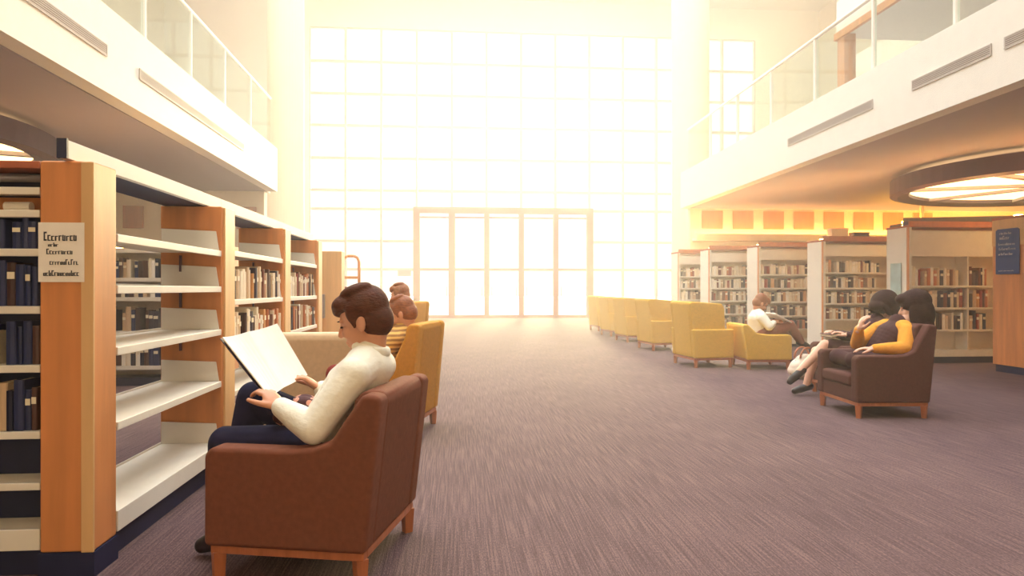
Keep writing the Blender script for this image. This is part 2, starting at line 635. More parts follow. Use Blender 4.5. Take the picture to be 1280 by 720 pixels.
# ------------------------------------------------------------------ shelving run along the left of the aisle
AX, BX = -1.435, -1.80      # aisle face and back of the run
UP = [4.36, 5.88, 7.30]     # near faces of the uprights
UT = 0.25
names = ('nearest, empty white steel', 'second, book-filled', 'third, short book-filled')
labels = ('empty double-sided bay of white shelves beside the corner post with the paper notice',
          'wooden bay with two rows of books, just behind the empty white shelves',
          'narrow-looking wooden bay of books, third along the aisle after the empty shelves')
levels = [1.385, 1.165, 0.90, 0.58, 0.20]
prev = 3.05
for i, yu in enumerate(UP):
    t = thing('shelving_bay', labels[i], 'bookcase', ((AX + BX) / 2, prev, 0), 0)
    hw = (AX - BX) / 2
    L_ = yu - prev
    MB().box(-hw, hw, L_, L_ + UT, 0.1, 1.66).build('upright', M['wood'], t, bevel=0.008)
    MB().box(hw - 0.004, hw + 0.012, L_ + 0.03, L_ + UT - 0.03, 0.1, 1.655).build('edge_strip', M['wood_pale'], t, bevel=0.004)  # trim whose pale colour holds the cream light on the aisle edge
    MB().box(-hw + 0.02, hw - 0.03, 0, L_ + UT, 0.0, 0.1).build('kick_base', M['navy'], t)
    lv = levels if i == 0 else [1.40, 1.08, 0.78, 0.48, 0.20]
    for z in lv:
        h = 0.036 if z > 0.3 else 0.09
        s = MB()
        s.prism([(-hw + 0.005, z - 0.014), (-hw + 0.005, z + 0.012), (-hw + 0.012, z + 0.012), (-hw + 0.012, z), (hw, z), (hw, z - h), (hw - 0.014, z - h), (hw - 0.014, z - 0.014)], 0.003, L_ - 0.003, 'y')
        sh = s.build('shelf', M['metal_white'], t, bevel=0.003)
        for yy in (0.005, L_ - 0.015):
            MB().prism([(-hw + 0.01, z + 0.001), (hw - 0.012, z + 0.001), (hw - 0.03, z + 0.12), (-hw + 0.01, z + 0.135)], yy, yy + 0.008, 'y').build('bracket', M['metal_white'], sh, bevel=0.002)
    # wire book supports hanging at the end of each shelf
    for z in lv[:-1]:
        MB().box(-0.06, -0.052, L_ - 0.03, L_ - 0.004, z - 0.13, z - 0.03).build('support_hook', M['dark_violet'], t)
    y0 = -0.22 if i == 0 else 0.0
    cn = MB().box(hw - 0.115, hw - 0.085, y0, L_ + UT, 1.664, 1.738).build('canopy', M['white'], t, bevel=0.003)
    MB().box(-hw + 0.01, hw - 0.117, 0.005, L_ + UT - 0.002, 1.664, 1.684).build('canopy_panel', M['navy'], t)  # shade under the canopy is put into this navy board
    MB().box(-0.06, -0.02, 0.1, L_ + 0.1, 1.686, 1.706).build('fill_tube', M['fill_glow_soft'], t)  # hidden tube added behind the canopy to lighten the left soffit
    if i == 0:
        MB().box(hw - 0.12, hw - 0.082, y0 - 0.012, y0, 1.664, 1.742).build('end_cap', M['navy'], cn)
    if i:
        fr = Matrix.Translation((AX, prev, 0)) @ Matrix.Rotation(R(90), 4, 'Z')
        for k, z in enumerate(lv[:3]):
            if k == 0:
                continue
            nm = ('', 'upper', 'middle', 'low')[k]
            which = ('', 'second', 'third')[i]
            book_row(fr, 0.02, L_ - 0.04, z, 0.24, 0.2, 0.047, MIX_R, 'upright book on the %s shelf of the %s wooden bay along the aisle' % (nm, which), '%s shelf books, %s bay' % (nm, which), gap=0.08)
    prev = yu + UT
# bay without shelves that ends the run, with its broad pale end panel
t = thing('end_bay', 'broad pale wood panel closing the far end of the aisle shelving', 'bookcase', ((AX + BX) / 2, 7.55, 0))
MB().box(-0.22, 0.185, 1.30, 1.55, 0.1, 1.63).build('end_panel', M['wood_pale'], t, bevel=0.008)
MB().box(-0.17, 0.15, 0.0, 1.55, 0.0, 0.1).build('kick_base', M['navy'], t)
MB().box(-0.14, -0.13, 0.0, 1.30, 0.1, 1.0).build('back_panel', M['wood_pale'], t)
MB().box(-0.12, -0.02, 1.22, 1.298, 0.78, 1.08).build('leaflet_holder', M['metal_grey'], t, bevel=0.004)

# corner post with the notice
t = thing('corner_post', 'square orange wood corner post carrying the white paper notice', 'post', (-1.54, 2.96, 0))
MB().box(-0.10, 0.105, -0.105, 0.085, 0.1, 1.66).build('post_body', M['wood'], t, bevel=0.01)
MB().box(0.06, 0.108, -0.112, -0.1, 0.1, 1.655).build('edge_strip', M['wood_pale'], t, bevel=0.003)  # light catching the post edge is put into this pale trim
MB().box(-0.102, 0.11, -0.11, 0.086, 0.0, 0.1).build('kick_base', M['navy'], t)
n = thing('paper_notice', 'white paper notice with five dark printed lines on the orange post', 'notice', (-1.553, 2.8492, 1.295))
MB().box(-0.087, 0.087, -0.0015, 0.0, -0.118, 0.118).build('sheet', M['paper'], n)
for (x0, z, h, wd, k) in ((-0.066, 0.045, 0.036, 0.126, 9), (-0.05, 0.022, 0.016, 0.04, 4), (-0.056, -0.008, 0.022, 0.1, 9), (-0.044, -0.05, 0.022, 0.11, 11), (-0.068, -0.094, 0.022, 0.136, 13)):
    g = MB()
    greeked(g, wd, x0, z, h, k, -0.0016, k * 7)
    g.build('lettering', M['ink'], n)

# bookcase left of the post, facing the reader
t = thing('bookcase', 'dark blue bookcase with cream shelves left of the orange corner post', 'bookcase', (-1.648, 2.88, 0))
Wd = 1.5
MB().box(-Wd, 0, 0.15, 0.163, 0.1, 1.66).build('back_panel', M['navy'], t)
MB().box(-Wd - 0.06, -Wd, 0, 0.163, 0.0, 1.68).build('side_panel', M['wood'], t, bevel=0.005)
MB().box(-Wd, 0, -0.01, 0.163, 1.63, 1.66).build('header_panel', M['wood_dark'], t, bevel=0.004)
MB().box(-Wd, 0, 0.02, 0.15, 0.0, 0.1).build('kick_base', M['navy'], t)
MB().tube([(-Wd, 0.08, 1.605), (-0.005, 0.08, 1.605)], 0.018, 12).build('light_tube', M['metal_grey'], t, smooth=True)
for z in (1.556, 1.465, 1.31, 1.08, 0.845, 0.58, 0.375, 0.19):
    h = 0.03 if z > 0.2 else 0.085
    MB().box(-Wd, -0.002, 0.0 if z < 1.5 else 0.02, 0.15, z - h * 0.6, z).box(-Wd, -0.002, -0.005, 0.012, z - h, z).build('shelf', M['metal_white'], t, bevel=0.003)
MB().box(-Wd, -0.002, 0.13, 0.145, 1.47, 1.53).build('rear_rail', M['wood'], t)
fr = Matrix.Translation((-1.645 - 0.42, 2.888, 0))
for z, h, nm in ((1.31, 0.145, 'upper'), (1.08, 0.19, 'second'), (0.845, 0.185, 'third'), (0.58, 0.21, 'fourth')):
    book_row(fr, 0.0, 0.41, z, h, 0.125, 0.03, MIX_N, 'dark book on the %s book row of the blue bookcase left of the orange post' % nm, '%s row, dark blue bookcase' % nm, gap=0.04)
o = MB().tube([(-0.05, 0, 0), (0.05, 0, 0)], 0.02, 16).build('paper_roll', M['paper'], None, smooth=False, loc=(-1.78, 2.96, 1.4865))
tag(o, 'short white paper roll lying on the top shelf of the dark blue bookcase', 'paper roll')

# bookcase far behind, seen through the empty shelves
t = thing('bookcase', 'white-shelved bookcase of dark books seen through the empty bay', 'bookcase', (-4.0, 8.4, 0))
MB().box(-1.3, 1.3, 0.33, 0.35, 0.1, 1.62).build('back_panel', M['cream_wall'], t)
for x in (-1.33, 1.3):
    MB().box(x, x + 0.04, 0, 0.35, 0, 1.66).build('side_panel', M['wood'], t, bevel=0.004)
MB().box(-1.3, 1.3, 0.03, 0.33, 0, 0.1).build('kick_base', M['navy'], t)
MB().box(-1.2, 1.2, 0.15, 0.2, 1.64, 1.66).build('fill_tube', M['fill_glow_soft'], t)  # tube added out of sight to warm the soffit above
for z in (1.62, 1.28, 1.05, 0.65, 0.24):
    MB().box(-1.3, 1.3, 0, 0.33, z - 0.025, z).box(-1.3, 1.3, -0.004, 0.012, z - 0.045, z).build('shelf', M['metal_white'], t)
fr = Matrix.Translation((-4.0, 8.41, 0))
for z, h in ((1.28, 0.24), (1.05, 0.16), (0.65, 0.3), (0.24, 0.26)):
    book_row(fr, -1.2, 1.28, z, h, 0.2, 0.05, MIX_D, '', '', gap=0.15, sink=FAR_BOOKS)


# ------------------------------------------------------------------ bookcases across the aisle on the right
def range_case(x, y, rz, width, lv, top, label, end_mat, hdr=0.26, depth=0.55):
    t = thing('bookcase', label, 'bookcase', (x, y, 0), rz)
    MB().box(0, 0.045, 0, depth, 0.1, top).build('end_panel', end_mat, t, bevel=0.006)
    MB().box(-0.008, 0.0, 0.0, 0.05, 0.1, top).build('edge_strip', M['wood'], t)
    MB().box(width, width + 0.045, 0, depth, 0.1, top).build('end_panel', M['wood'], t, bevel=0.006)
    MB().box(0.045, width, depth / 2 - 0.01, depth / 2 + 0.01, 0.1, top - 0.02).build('centre_panel', M['cream_wall'], t)
    MB().box(-0.005, width + 0.05, -0.01, depth + 0.01, top, top + 0.035).build('top_board', M['wood_dark'], t, bevel=0.005)
    MB().box(-0.005, width + 0.05, -0.01, 0.01, top + 0.035, top + 0.09).build('top_lip', M['wood_dark'], t)
    MB().box(0.1, width - 0.05, depth / 2 - 0.03, depth / 2 + 0.03, top + 0.036, top + 0.06).build('fill_tube', M['fill_glow'], t)  # added tube behind the lip, brightens the balcony underside
    MB().box(0.045, width, 0.0, 0.02, top - hdr, top - 0.06).build('header_panel', M['metal_white'], t)
    MB().box(0.02, width + 0.02, 0.03, depth - 0.03, 0, 0.1).build('kick_base', M['navy'], t)
    nb = max(1, round(width / 0.95))
    for k in range(1, nb):
        xx = 0.045 + (width - 0.045) * k / nb
        MB().box(xx - 0.012, xx + 0.012, 0.01, depth - 0.01, 0.1, top - hdr).build('divider', M['metal_white'], t)
    for z in lv:
        h = 0.03 if z > 0.3 else 0.1
        MB().box(0.045, width, 0.004, depth / 2 - 0.01, z - 0.02, z).box(0.045, width, 0.0, 0.014, z - h, z).build('shelf', M['metal_white'], t)
    return t, Matrix.Translation((x, y + 0.012, 0)) @ Matrix.Rotation(rz, 4, 'Z')


ORD = ('top', 'second', 'third', 'fourth', 'fifth')
LV1 = [1.20, 0.86, 0.52, 0.20]
LV2 = [1.44, 1.17, 0.90, 0.62, 0.36, 0.16]
# nearest: only its end panel with the blue sign shows
t, fr = range_case(7.52, 8.42, 0, 1.9, LV1, 2.10, 'orange-ended bookcase carrying the blue sign, nearest on that side', M['wood'])
MB().box(-0.012, 0.0, 0.0, 0.55, 1.74, 2.10).build('end_cap_panel', M['wood_pale'], t, bevel=0.003)
sg = thing('blue_sign', 'blue sign with pale printed lines on the orange bookcase end', 'sign', (7.506, 8.695, 1.66), R(-90))
MB().prism([(-0.2, -0.31), (0.2, -0.31), (0.2, 0.29), (0.17, 0.31), (-0.17, 0.31), (-0.2, 0.29)], -0.006, 0.0, 'y').build('sign_plate', M['blue_sign'], sg, bevel=0.002)
for (x0, z, h, wd, k) in ((-0.13, 0.235, 0.03, 0.2, 8), (-0.13, 0.165, 0.05, 0.17, 6), (-0.15, 0.085, 0.034, 0.28, 12), (-0.14, 0.02, 0.034, 0.28, 12), (-0.15, -0.05, 0.034, 0.25, 11), (-0.15, -0.27, 0.014, 0.26, 20)):
    g = MB()
    greeked(g, wd, x0, z, h, k, -0.0062, k * 3 + int(z * 100))
    g.build('lettering', M['pale_ink'], sg)

t, fr = range_case(6.97, 9.95, 0, 1.9, LV1, 2.10, 'wide bookcase behind the two seated women, next to the blue-sign bookcase', M['metal_white'], hdr=0.45)
for k, z in enumerate(LV1[:3]):
    for x0, x1 in ((0.06, 0.93), (0.995, 1.32)):
        book_row(fr, x0, x1, z, 0.30, 0.2, 0.045, MIX_R, 'upright book on the %s row of the wide bookcase behind the two women' % ORD[k], '%s row, wide bookcase' % ORD[k], gap=0.05 if k < 2 else 0.3)
o = MB().box(-0.13, 0.13, -0.004, 0, -0.3, 0.3).build('poster', mat('pale_poster', (176, 200, 196), 0.6, 0.2, (5, 5, 5)), loc=(6.958, 10.25, 1.25), rz=R(-90))
tag(o, 'pale blue-green poster on the white bookcase end beside the wide bookcase', 'poster')

t, fr = range_case(6.42, 11.42, 0, 1.35, LV2, 1.98, 'tall five-row bookcase between the reading women and the armchair row', M['metal_white'])
for k, z in enumerate(LV2[:4]):
    book_row(fr, 0.06, 1.06, z, 0.22, 0.2, 0.047, MIX_R, 'upright book on the %s row of the five-row bookcase left of the poster' % ORD[k], '%s row, five-row bookcase' % ORD[k], gap=0.06)
for (x, y, wd, lab) in ((5.98, 13.0, 1.3, 'sunlit bookcase behind the man with the newspaper'),
                        (5.42, 14.15, 1.2, 'hazy bookcase with four rows, second farthest from the blue sign'),
                        (5.2, 15.5, 1.1, 'pale hazy bookcase farthest from the blue sign')):
    t, fr = range_case(x, y, 0, wd, LV2, 1.98, lab, M['metal_white'])
    for k, z in enumerate(LV2[:5]):
        book_row(fr, 0.06, wd - 0.05, z, 0.22, 0.2, 0.055, MIX_R, '', '', gap=0.08, sink=FAR_BOOKS)
merge_books(FAR_BOOKS, 'books', 'small distant books on the far hazy bookcases')

# boxes and papers stacked on top of the bookcases
for (x, y, z, sx, sy, sz, m, lab) in ((6.75, 11.54, 2.017, 0.3, 0.16, 0.2, 'cream_cloth', 'cream box on top of the five-row bookcase, towards the window'),
                                      (7.15, 11.54, 2.017, 0.28, 0.16, 0.13, 'dark_top', 'dark box on top of the five-row bookcase'),
                                      (7.25, 10.07, 2.137, 0.5, 0.16, 0.06, 'dark_violet', 'flat violet box on top of the wide bookcase')):
    o = thing('storage_box', lab, 'box', (x, y, z))
    MB().box(-sx / 2, sx / 2, -sy / 2, sy / 2, 0, sz * 0.8).build('box_body', M[m], o, bevel=0.006)
    MB().box(-sx / 2 - 0.006, sx / 2 + 0.006, -sy / 2 - 0.006, sy / 2 + 0.006, sz * 0.76, sz).build('lid', M[m], o, bevel=0.006)


# ------------------------------------------------------------------ ceiling fixtures
def ring_light(cx, cy, r, label):
    t = thing('ceiling_ring_light', label, 'ceiling light', (cx, cy, 2.80))
    MB().lathe([(r - 0.12, 0.0), (r, 0.03), (r, 0.29), (r - 0.3, 0.29), (r - 0.3, 0.06), (r - 0.12, 0.0)], segs=72).build('rim', M['dark_violet'], t, smooth=False)
    MB().lathe([(0, 0.12), (r - 0.3, 0.12)], segs=72).build('light_panel', M['lamp_panel'], t)
    b = MB()
    for k in range(4):
        mt = Matrix.Rotation(R(22 + 45 * k), 4, 'Z')
        b.box(-(r - 0.3), r - 0.3, -0.05, 0.05, 0.06, 0.11, mt)
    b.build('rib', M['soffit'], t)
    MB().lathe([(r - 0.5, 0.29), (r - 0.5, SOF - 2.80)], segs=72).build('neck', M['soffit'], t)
    MB().ell((-(r - 0.16) * 0.8, -(r - 0.16) * 0.6, 0.0), (0.05, 0.05, 0.035)).build('sensor', M['black'], t, smooth=True)
    return t


ring_light(10.15, 10.5, 2.6, 'large round ceiling light with violet rim above the blue-sign bookcase')
ring_light(-7.6, 8.5, 2.6, 'round ceiling light with violet rim above the dark blue bookcase')
# bulkhead with a yellow cove lamp lying on it
struct(MB().prism([(9.9, 14.3), (11, 14.0), (15, 12.6), (15, 13.1), (11, 14.5), (9.9, 14.8)], 2.5, 2.6, 'z').prism([(9.9, 14.3), (11, 14.0), (15, 12.6), (15, 12.64), (11, 14.04), (9.9, 14.34)], 2.6, 2.72, 'z').build('trim_5', M['dark_violet']))
o = MB().tube([(10.0, 14.52, 2.632), (11, 14.25, 2.632), (14.9, 12.88, 2.632)], 0.03, 10).build('cove_light', M['cove_lamp'], None)
tag(o, 'yellow tube lamp lying along the violet ledge under the ceiling', 'cove light')
struct(MB().box(6.0, 15, 16.5, 16.85, 2.35, 2.42).box(6.0, 15, 16.5, 16.53, 2.42, 2.52).build('trim_6', M['cream_wall']))  # ledge added to hide a tube that warms the soffit
o = MB().tube([(6.1, 16.66, 2.452), (14.9, 16.66, 2.452)], 0.03, 10).build('cove_light', M['fill_glow_soft'], None)  # added glow for the soffit; no lamp known here
tag(o, 'added tube that warms the soffit, hidden in the ledge under the orange wall squares', 'cove light')
# drops that hold the ledge
for k, (x, y) in enumerate(((10.4, 14.42), (12.4, 13.72))):
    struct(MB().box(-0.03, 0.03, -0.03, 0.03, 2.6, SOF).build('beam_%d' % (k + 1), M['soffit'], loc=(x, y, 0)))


def vent(label, xa, ya, xb, yb, z, side):
    """long slatted grille let into a balcony edge between two points."""
    v = Vector((xb - xa, yb - ya, 0))
    t = thing('air_vent', label, 'air vent', (xa, ya, z), math.atan2(v.y, v.x))
    L_, s = v.length, side
    a = MB()
    for (z0, z1) in ((-0.062, -0.05), (0.05, 0.062)):
        a.box(0, L_, min(0, 0.012 * s), max(0, 0.012 * s), z0, z1)
    for x in (0, L_ - 0.012):
        a.box(x, x + 0.012, min(0, 0.012 * s), max(0, 0.012 * s), -0.062, 0.062)
    a.build('frame', M['vent'], t)
    b = MB()
    for k in range(5):
        zz = -0.04 + 0.02 * k
        b.box(0, L_, min(0, 0.01 * s), max(0, 0.01 * s), zz - 0.004, zz + 0.004)
    b.build('slats', M['vent'], t)
    MB().box(0, L_, min(0, 0.003 * s), max(0, 0.003 * s), -0.05, 0.05).build('backing', mat('vent_backing', (150, 132, 124), 0.8, 0.05), t)


def lx(y): return LX0 + 0.06 + (LX1 - LX0 - 0.06) * (y + 4) / 18.6
def rx(y): return RX0 - 0.08 + (RX1 - RX0 + 0.08) * (y + 4) / 20.8
for (a, b, lab) in ((3.4, 7.35, 'slatted air vent in the white balcony edge, the one nearest above the empty shelves'), (8.1, 12.2, 'long pale air vent in the balcony edge above the book-filled bays')):
    vent(lab, lx(a) + 0.002, a, lx(b) + 0.002, b, 3.6, -1)
for (a, b, lab) in ((4.2, 6.38, 'air vent in the balcony edge cut by the picture border, above the ring light'), (6.55, 7.8, 'slatted grey air vent in the white balcony edge beside the ring light'), (8.6, 11.0, 'faint pale air vent in the balcony edge towards the window wall')):
    vent(lab, rx(b) - 0.002, b, rx(a) - 0.002, a, 3.6, -1)


# glass balustrades on the balconies
def balustrade(label, f, y0, y1, n, off):
    t = thing('glass_balustrade', label, 'balustrade', (0, 0, FAS))
    for k in range(n):
        a, b = y0 + (y1 - y0) * k / n + 0.03, y0 + (y1 - y0) * (k + 1) / n - 0.03
        MB().prism([(f(a) + off, a), (f(a) + off + 0.015, a), (f(b) + off + 0.015, b), (f(b) + off, b)], 0.02, 0.98, 'z').build('glass_panel', M['rail_glass'], t)
        MB().box(f(a) + off - 0.02, f(a) + off + 0.03, a - 0.05, a - 0.01, 0, 1.0).build('post', M['white'], t)
    MB().tube([(f(y0) + off, y0, 1.02), (f(y1) + off, y1, 1.02)], 0.028, 10).build('handrail', M['white'], t, smooth=True)


balustrade('glass balustrade on the balcony over the shelving run', lx, 1.0, 14.5, 9, -0.12)
balustrade('glass balustrade on the balcony over the women and bookcases', rx, 1.0, 16.5, 10, 0.1)
for (x, y, lab) in ((6.95, 11.6, 'square orange wood column on the upper balcony, beside the glass balustrade'),):
    t = thing('gallery_post', lab, 'post', (x, y, FAS - 0.385))
    MB().box(-0.11, 0.11, -0.11, 0.11, 0, 1.97).build('shaft', M['wood'], t, bevel=0.01)
    MB().box(-0.14, 0.14, -0.14, 0.14, 0, 0.16).build('plinth', M['wood_dark'], t, bevel=0.01)


# ------------------------------------------------------------------ seats
def armchair(label, m, loc, rz, W=0.70, D=0.68, arm=0.53, back=0.745, wing=False, group=None):
    """upholstered armchair facing local -X: two L-shaped side panels, back, cushion, wooden rail and legs."""
    t = thing('armchair', label, 'armchair', (loc[0], loc[1], 0), rz, group)
    f, b = -D / 2, D / 2
    zb = 0.14
    h = back - arm
    if wing:
        prof = [(f, zb), (b - 0.02, zb), (b + 0.01, arm), (f, arm)]
    else:
        prof = [(f, zb), (b - 0.02, zb), (b + 0.045, back - 0.03), (b + 0.035, back), (b - 0.03, back + 0.005), (b - 0.11, arm + 0.5 * h), (b - 0.16, arm + 0.16 * h), (b - 0.23, arm + 0.01), (b - 0.32, arm), (f + 0.03, arm), (f, arm - 0.03)]
    for s in (-1, 1):
        y0, y1 = sorted((s * W / 2, s * (W / 2 - 0.105)))
        MB().prism(prof, y0, y1, 'y').build('side_panel', m, t, bevel=0.022, segs=3)
        if wing:
            w0, w1 = sorted((s * (W / 2 - 0.045), s * (W / 2 - 0.105)))
            MB().prism([(f + 0.12, arm - 0.02), (b, arm - 0.02), (b + 0.05, back - 0.03), (b + 0.02, back), (b - 0.08, back), (f + 0.17, back - 0.03), (f + 0.13, back - 0.1)], w0, w1, 'y').build('wing', m, t, bevel=0.018, segs=3)
    iw = W / 2 - 0.1
    MB().prism([(b - 0.17, 0.30), (b - 0.025, zb), (b + 0.04, back - 0.03), (b + 0.02, back + 0.004), (b - 0.06, back + 0.004), (b - 0.1, back - 0.03)], -iw, iw, 'y').build('backrest', m, t, bevel=0.022, segs=3)
    MB().box(f + 0.015, b - 0.12, -iw, iw, zb, 0.27).build('seat_base', m, t, bevel=0.01)
    MB().box(f - 0.005, b - 0.13, -iw + 0.004, iw - 0.004, 0.272, 0.383).build('seat_cushion', m, t, bevel=0.035, segs=3)
    r = MB()
    for s in (-1, 1):
        r.box(f + 0.02, b - 0.03, s * (W / 2 - 0.04) - 0.02, s * (W / 2 - 0.04) + 0.02, 0.108, 0.14)
    r.box(f + 0.02, f + 0.06, -W / 2 + 0.06, W / 2 - 0.06, 0.108, 0.14)
    r.box(b - 0.07, b - 0.03, -W / 2 + 0.06, W / 2 - 0.06, 0.108, 0.14)
    r.build('base_rail', M['leg_wood'], t, bevel=0.004)
    for sx in (f + 0.042, b - 0.052):
        for s in (-1, 1):
            y = s * (W / 2 - 0.042)
            l = MB()
            l.tube([(sx, y, 0.112), (sx, y, 0)], [0.034, 0.026], 4)
            l.build('leg', M['leg_wood'], t)
    return t


CH = (-0.572, 3.03, R(-13))
armchair('brown armchair in front with the man in white reading', M['brown_cloth'], CH[:2], CH[2])
armchair('flare-tinted gold armchair just behind the man in white, holding the striped reader', M['flare_gold_cloth'], (-0.56, 5.62), R(-14), W=0.74, D=0.72, arm=0.56, back=0.88)
armchair('pale gold armchair third in line, beyond the striped reader', M['flare_gold_cloth'], (-0.78, 8.1), R(-14), W=0.76, D=0.72, arm=0.56, back=1.0)
armchair('cream armchair seen from behind, between shelving and the man', M['cream_cloth'], (-0.87, 4.72), R(-88), W=0.72, D=0.62, arm=0.56, back=0.87)

# right-hand row
WC = (3.90, 6.1, R(-4))
WC2 = (4.31, 7.0, R(-4))
YC = (4.47, 9.70, R(176))
armchair('dark brown armchair seating the woman in orange', M['dark_cloth'], WC[:2], WC[2], W=0.76, D=0.68, arm=0.56, back=0.83)
armchair('dark armchair beyond the woman in orange, holding the woman with crossed legs', M['dark_cloth'], WC2[:2], WC2[2], W=0.72, D=0.7, arm=0.56, back=0.7)
for k, (x, y) in enumerate(((3.72, 10.02), (3.9, 12.75), (3.93, 14.75), (4.0, 16.6), (4.12, 18.6))):
    lab = ('largest, nearest yellow wing armchair, beside the white bag', 'second yellow wing armchair, just beyond the white bag', 'third yellow wing armchair in the row towards the window',
           'fourth yellow wing armchair, paler in the haze', 'last, palest yellow wing armchair by the window wall')[k]
    armchair(lab, M['flare_yellow_cloth'], (x, y), R(187), W=0.76, D=0.64, arm=0.56, back=0.96, wing=True, group='yellow armchairs along the aisle')
armchair('low yellow armchair of the man bent over a paper', M['flare_yellow_cloth'], YC[:2], YC[2], W=0.74, D=0.66, arm=0.5, back=0.64)
# ------------------------------------------------------------------ people
def mb_add(dst, src, mtx):
    me = src.mesh('tmp')
    me.transform(mtx)
    dst.bm.from_mesh(me)
    bpy.data.meshes.remove(me)


def head_shape():
    """bare head facing -X, centre of the skull at the origin."""
    h = MB()
    h.ell((0.012, 0, 0.028), (0.1, 0.077, 0.092))
    h.ell((-0.028, 0, -0.035), (0.066, 0.062, 0.088))
    h.ell((-0.03, 0, -0.085), (0.056, 0.048, 0.04))
    h.ell((-0.072, 0, -0.108), (0.022, 0.026, 0.02))
    h.ell((-0.074, 0, 0.024), (0.02, 0.05, 0.014))
    h.limb([(-0.088, 0, 0.012), (-0.108, 0, -0.028)], [0.009, 0.014], 10)
    h.ell((-0.1, 0.012, -0.032), (0.01, 0.008, 0.008))
    h.ell((-0.1, -0.012, -0.032), (0.01, 0.008, 0.008))
    h.ell((-0.086, 0, -0.066), (0.013, 0.024, 0.008))
    h.ell((-0.084, 0, -0.08), (0.013, 0.021, 0.008))
    for s in (-1, 1):
        h.ell((0.006, s * 0.079, -0.014), (0.021, 0.011, 0.034), (0, R(12), 0))
        h.ell((-0.062, s * 0.04, -0.03), (0.03, 0.02, 0.026))
    return h


def hair_shape(style):
    h = MB()
    if style == 'short':
        h.ell((0.03, 0, 0.05), (0.098, 0.09, 0.092))
        h.ell((0.05, 0, -0.01), (0.076, 0.083, 0.085))
        h.ell((-0.045, 0, 0.085), (0.062, 0.074, 0.044))
        h.ell((-0.082, 0.01, 0.068), (0.028, 0.062, 0.026), (0, R(20), 0))
        for s in (-1, 1):
            h.ell((-0.005, s * 0.072, 0.035), (0.04, 0.016, 0.05))
            h.ell((-0.022, s * 0.077, 0.005), (0.012, 0.006, 0.035))
        h.ell((0.02, -0.03, 0.125), (0.07, 0.04, 0.026))
    elif style == 'bob':
        h.ell((0.02, 0, 0.055), (0.12, 0.11, 0.1))
        h.ell((0.055, 0, -0.03), (0.09, 0.115, 0.12))
        h.ell((-0.06, 0, 0.085), (0.06, 0.08, 0.045))
        for s in (-1, 1):
            h.ell((0.0, s * 0.09, -0.05), (0.06, 0.03, 0.1))
            h.ell((-0.06, s * 0.075, 0.03), (0.03, 0.02, 0.06))
    else:
        h.ell((0.025, 0, 0.055), (0.115, 0.105, 0.1))
        h.ell((0.065, 0, -0.04), (0.08, 0.11, 0.13))
        h.ell((0.07, 0, -0.16), (0.055, 0.1, 0.12))
        h.ell((-0.055, 0, 0.085), (0.06, 0.075, 0.045))
        for s in (-1, 1):
            h.ell((0.02, s * 0.088, -0.07), (0.06, 0.03, 0.12))
            h.ell((0.05, s * 0.085, -0.19), (0.05, 0.03, 0.1))
    return h


def hand_shape(curl, side, spread=0.15):
    """hand along +X from the wrist, back of the hand +Z, thumb on side*Y."""
    h = MB()
    h.limb([(-0.03, 0, 0), (0.005, 0, 0)], [0.026, 0.025], 10)
    h.ell((0.045, 0, 0), (0.052, 0.04, 0.016))
    h.ell((0.03, side * 0.025, -0.008), (0.035, 0.02, 0.016))
    for k, (y, ln) in enumerate(((0.031, 0.07), (0.011, 0.078), (-0.010, 0.073), (-0.030, 0.056))):
        p = Vector((0.088 - 0.006 * abs(k - 1), side * y, 0))
        a = 0.0
        pts = [p.copy()]
        for seg, fr in enumerate((0.44, 0.32, 0.24)):
            a += curl * (0.8, 1.0, 0.7)[seg]
            p = p + Vector((math.cos(a), side * y * spread * 4, -math.sin(a))) * ln * fr
            pts.append(p.copy())
        h.limb(pts, [0.0098, 0.0092, 0.0085, 0.0076], 10)
    p = Vector((0.018, side * 0.034, -0.006))
    pts = [p.copy()]
    for d, ln in (((0.75, side * 0.62, -0.25), 0.036), ((0.9, side * 0.32, -0.35), 0.032), ((0.95, side * 0.1, -0.4), 0.025)):
        p = p + Vector(d).normalized() * ln
        pts.append(p.copy())
    h.limb(pts, [0.0145, 0.0125, 0.011, 0.009], 10)
    return h


def frame_mtx(o, fwd, up):
    f = Vector(fwd).normalized()
    u = Vector(up)
    u = (u - f * u.dot(f)).normalized()
    r = u.cross(f)
    return Matrix((f, r, u)).transposed().to_4x4() if False else Matrix.Translation(Vector(o)) @ Matrix(((f.x, r.x, u.x), (f.y, r.y, u.y), (f.z, r.z, u.z))).to_4x4()


def lerp(a, b, t):
    return a + (b - a) * t


def torso(m, spine, add=0.0, steps=4):
    """spine: list of (point, half depth, half width)."""
    for (p, d, w), (q, e, v) in zip(spine, spine[1:]):
        p, q = Vector(p), Vector(q)
        ax = (q - p).normalized()
        pitch = math.atan2(ax.x, ax.z)
        for k in range(steps + 1):
            t = k / steps
            m.ell(p.lerp(q, t), (lerp(d, e, t) + add, lerp(w, v, t) + add, 0.07 + add), (0, pitch, 0))


